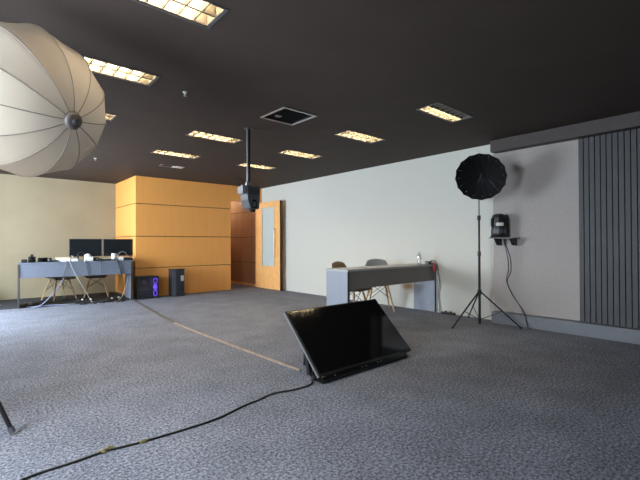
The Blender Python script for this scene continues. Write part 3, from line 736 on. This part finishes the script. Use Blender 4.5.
for fx, fy in ((4.545, 2.69), (5.155, 2.10), (5.385, 2.93)):
    b = MB(); p0 = Vector((0, 0, .43)); p1 = Vector((fx - sx, fy - sy, .008)); d = Vector((p1.x, p1.y, 0)).normalized()
    b.cyl(p0 + d * .02, p1, .010, seg=8); lg = b.build('leg', 'black_metal', t)
    b = MB(); b.cyl(p0.lerp(p1, .55), (d.x * .015, d.y * .015, .08), .005, seg=6); b.build('brace', 'black_metal', lg)
    b = MB(); b.cyl(p0.lerp(p1, .97), p1, .014, seg=10); b.build('rubber_foot', 'black', lg)
# bowl: open side towards the room
cam_p = Vector((0, 0, CAMH))
hub = Vector((sx + .045, sy - .035, 2.02))
to = (cam_p - hub).normalized()
ax = Vector((to.x - .10, to.y + .08, to.z - .34)).normalized()
q = ax.to_track_quat('Z', 'Y').to_matrix().to_4x4()
mt = Matrix.Translation(hub - Vector((sx, sy, 0)) + ax * .13) @ q
RB, DB, NR = .305, .16, 16
def bowl(u, v):
    a = 2 * PI * u; ph = (u * NR) % 1; sc = 1 - .035 * math.sin(PI * ph)
    r = RB * v * sc; z = DB * v ** 2
    return mt @ Vector((r * math.cos(a), r * math.sin(a), z))
b = MB(); b.grid(lambda u, v: bowl(u, .04 + .96 * v), NR * 4, 12, True); sb = b.build('bowl', 'black_matt', t, solid=.004)
for k in range(NR):
    b = MB(); a = 2 * PI * k / NR
    b.tube([mt @ Vector((RB * v * math.cos(a), RB * v * math.sin(a), DB * v * v + .006)) for v in (.08, .3, .5, .7, .85, 1.0)], .003, 6); rb = b.build('rib', 'black_metal', sb)
    b = MB(); e = mt @ Vector((RB * .86 * math.cos(a), RB * .86 * math.sin(a), DB * .74 + .009)); b.sph(e, .005, 8); b.build('rib_glint', 'silver', rb)  # silver beads drawn as light catching on the ribs
b = MB(); b.lathe([(0, .03), (.02, .03), (.024, .0), (.03, -.01), (.03, -.02), (0, -.02)], seg=18, mtx=mt); b.build('hub_bolt', 'black_metal', t)
b = MB(); b.cyl(mt @ Vector((0, 0, -.02)), mt @ Vector((0, 0, -.17)), .05, .05, 18); b.build('lamp_head', 'black', t)

# ------------------------------------------------------------------ wall bracket lamp with cables
SZ = 1.14
t = thing('wall_shelf', 'small black wall bracket shelf on the plaster beside the softbox pole', 'shelf', (PX, 2.37, SZ))
b = MB(); b.span((-.24, -.16, -.010), (-.0, .16, 0)); b.build('shelf_plate', 'grey_plastic', t, bevel=.002)
for yy in (-.10, .10):
    b = MB(); b.prism([(-.001, -.010), (-.17, -.010), (-.09, -.10), (-.001, -.105)], 1, yy - .018, yy + .018); b.build('gusset', 'black', t, bevel=.004)
t = thing('strobe_light', 'black round-topped lamp with white sticker standing on the wall bracket shelf', 'lamp', (PX - .13, 2.435, SZ))
b = MB(); b.lathe([(0, 0), (.108, 0), (.110, .012), (.096, .035), (.092, .045), (.092, .14), (.086, .15), (.086, .26), (.076, .30), (.05, .316), (0, .32)], seg=28); bd = b.build('body', 'black', t, smooth=False)
b = MB(); b.lathe([(.096, .06), (.0975, .075), (.0975, .10), (.096, .115)], seg=28); b.build('ring_band', 'dark_grey', bd, smooth=True)
b = MB()
for k in range(16):
    a = 2 * PI * k / 16; b.box((.090 * math.cos(a), .090 * math.sin(a), .205), (.014, .006, .11), Euler((0, 0, a)))
b.build('fin_set', 'black_metal', bd)
va = math.atan2(-2.435, -(PX - .13))
b = MB()
def lab(u, v):
    a = va + (u - .5) * .95 + .12; return (.1005 * math.cos(a), .1005 * math.sin(a), .155 + .042 * v)
b.grid(lab, 10, 2); b.build('sticker', 'white', bd, solid=.002)
g3 = 'cables below the wall bracket lamp'
cx = PX - .008
cable('cable', 'black cable looping wide down the plaster below the wall bracket lamp',
      [(PX - .06, 2.39, 1.13), (cx, 2.40, 1.05), (cx, 2.345, .88), (cx, 2.335, .70), (cx, 2.385, .55), (cx, 2.30, .36), (cx - .002, 2.20, .22), (cx - .03, 2.15, .158), (cx - .11, 2.12, .158), (5.272, 2.10, .150), (5.27, 2.08, .05), (5.255, 2.06, .009), (5.2, 2.02, .009)], .0045, 'black', g3)
cable('cable', 'grey cable hanging straighter down the plaster below the wall bracket lamp',
      [(PX - .07, 2.40, 1.13), (cx, 2.41, 1.04), (cx, 2.375, .86), (cx, 2.37, .70), (cx, 2.395, .57), (cx, 2.33, .40), (cx - .002, 2.22, .24), (cx - .03, 2.17, .157)], .0045, 'dark_grey', g3)

# ------------------------------------------------------------------ big white umbrella at the left edge
def ray(u, v):
    d = (right * (u - 320) + up_ * (240 - v) + fwd * 400) / 400; return d
Cc = Vector((0, 0, CAMH)) + ray(23, 102) * 2.28
RU = 74 / 400 * 2.28
imr = (right * 54 - up_ * 20).normalized()
vd = ray(24, 99).normalized()
uax = (-vd * math.cos(R(58)) + imr * math.sin(R(58))).normalized()
base = Vector((-.055, 3.055, 0))
t = thing('umbrella_light', 'large white photo umbrella with grey hub seen from outside at left edge', 'umbrella light', base)
qm = Matrix.Translation(Cc - base) @ uax.to_track_quat('Z', 'Y').to_matrix().to_4x4()
NU = 12; TWIST = .12
def umb(u, v):
    a = 2 * PI * u + TWIST; ph = (u * NU) % 1
    th_ = v * R(100)
    k = 1 - .045 * math.sin(PI * ph) * math.sin(min(th_, PI / 2)) ** .8
    rim = 1 - .05 * math.sin(PI * ph) * max(0, v - .85) / .15
    r = RU * math.sin(th_) * k; z = RU * 1.0 * math.cos(th_ * rim)
    return qm @ Vector((r * math.cos(a), r * math.sin(a), z))
b = MB(); b.grid(lambda u, v: umb(u, .03 + .97 * v), NU * 6, 20, True); cn = b.build('canopy', 'umbrella', t, smooth=True)
for k in range(NU):
    b = MB(); a = 2 * PI * k / NU + TWIST
    P = [qm @ Vector((RU * 1.002 * math.sin(x) * math.cos(a), RU * 1.002 * math.sin(x) * math.sin(a), RU * 1.002 * math.cos(x))) for x in [R(5 + 11 * j) for j in range(9)]]
    b.tube(P, .0027, 6); b.build('rib', 'rib', cn)
b = MB(); b.lathe([(0, RU + .022), (.035, RU + .020), (.046, RU + .012), (.050, RU - .008), (0, RU - .01)], seg=24, mtx=qm); hb = b.build('hub_cap', 'hub_grey', t, smooth=True)
b = MB(); b.lathe([(0, RU + .026), (.016, RU + .025), (.018, RU + .020)], seg=16, mtx=qm); b.build('hub_button', 'dark_grey', hb, smooth=True)
b = MB(); b.cyl(qm @ Vector((0, 0, RU)), qm @ Vector((0, 0, -.30)), .005, seg=8); b.build('shaft', 'silver', t)
hp = qm @ Vector((0, 0, -.33))
b = MB(); b.cyl(qm @ Vector((.0, .07, -.24)), qm @ Vector((0, .07, -.52)), .06, .06, 20); lh = b.build('lamp_head', 'black', t)
b = MB(); b.cyl(qm @ Vector((.0, .07, -.235)), qm @ Vector((0, .07, -.195)), .045, .06, 20); b.build('reflector_ring', 'silver', lh)
pole_top = Vector((hp.x, hp.y, hp.z - .06))
head_p = pole_top; pole_top = Vector((0, 0, head_p.z - .12))
b = MB(); b.cyl((0, 0, .05), pole_top, .014, seg=14); b.cyl(pole_top, head_p, .012, seg=10); b.build('pole', 'black_metal', t)
b = MB(); b.cyl((0, 0, .58), (0, 0, .66), .024, seg=14); b.build('leg_collar', 'black', t)
ft = Vector((.185, 2.845, .010)) - base
v0 = Vector((ft.x - pole_top.x, ft.y - pole_top.y, 0))
for k in range(3):
    d = Matrix.Rotation(2 * PI * k / 3, 3, 'Z') @ v0
    p0 = Vector((pole_top.x, pole_top.y, .62)) + d.normalized() * .02; p1 = Vector((pole_top.x + d.x, pole_top.y + d.y, .012))
    b = MB(); b.cyl(p0, p1, .012, seg=10); lg = b.build('leg', 'black_metal', t)
    b = MB(); b.cyl(p0.lerp(p1, .5), (pole_top.x, pole_top.y, .18), .006, seg=6); b.build('brace', 'black_metal', lg)
    b = MB(); b.cyl(p0.lerp(p1, .95), p1, .017, seg=10); b.build('rubber_foot', 'dark_grey', lg)

# unseen point light added to brighten the corridor behind the opening
cl = bpy.data.lights.new('corridor_fill', 'POINT'); cl.energy = 15; cl.color = (1, .93, .82); cl.shadow_soft_size = .08
co = bpy.data.objects.new('corridor_fill', cl); COL.objects.link(co); co.location = (4.9, 9.9, 2.3)
# ------------------------------------------------------------------ daylight and colour management
wd_ = bpy.data.worlds.new('daylight'); S.world = wd_; wd_.use_nodes = True
bg = wd_.node_tree.nodes['Background']
bg.inputs['Color'].default_value = (0.84, 0.92, 1.0, 1); bg.inputs['Strength'].default_value = 29.0
S.view_settings.view_transform = 'Standard'; S.view_settings.look = 'None'
S.view_settings.exposure = 0.40; S.view_settings.gamma = 1.0
S.view_settings.use_curve_mapping = False
S.cycles.use_denoising = True
S.cycles.max_bounces = 8; S.cycles.diffuse_bounces = 5; S.cycles.transparent_max_bounces = 12
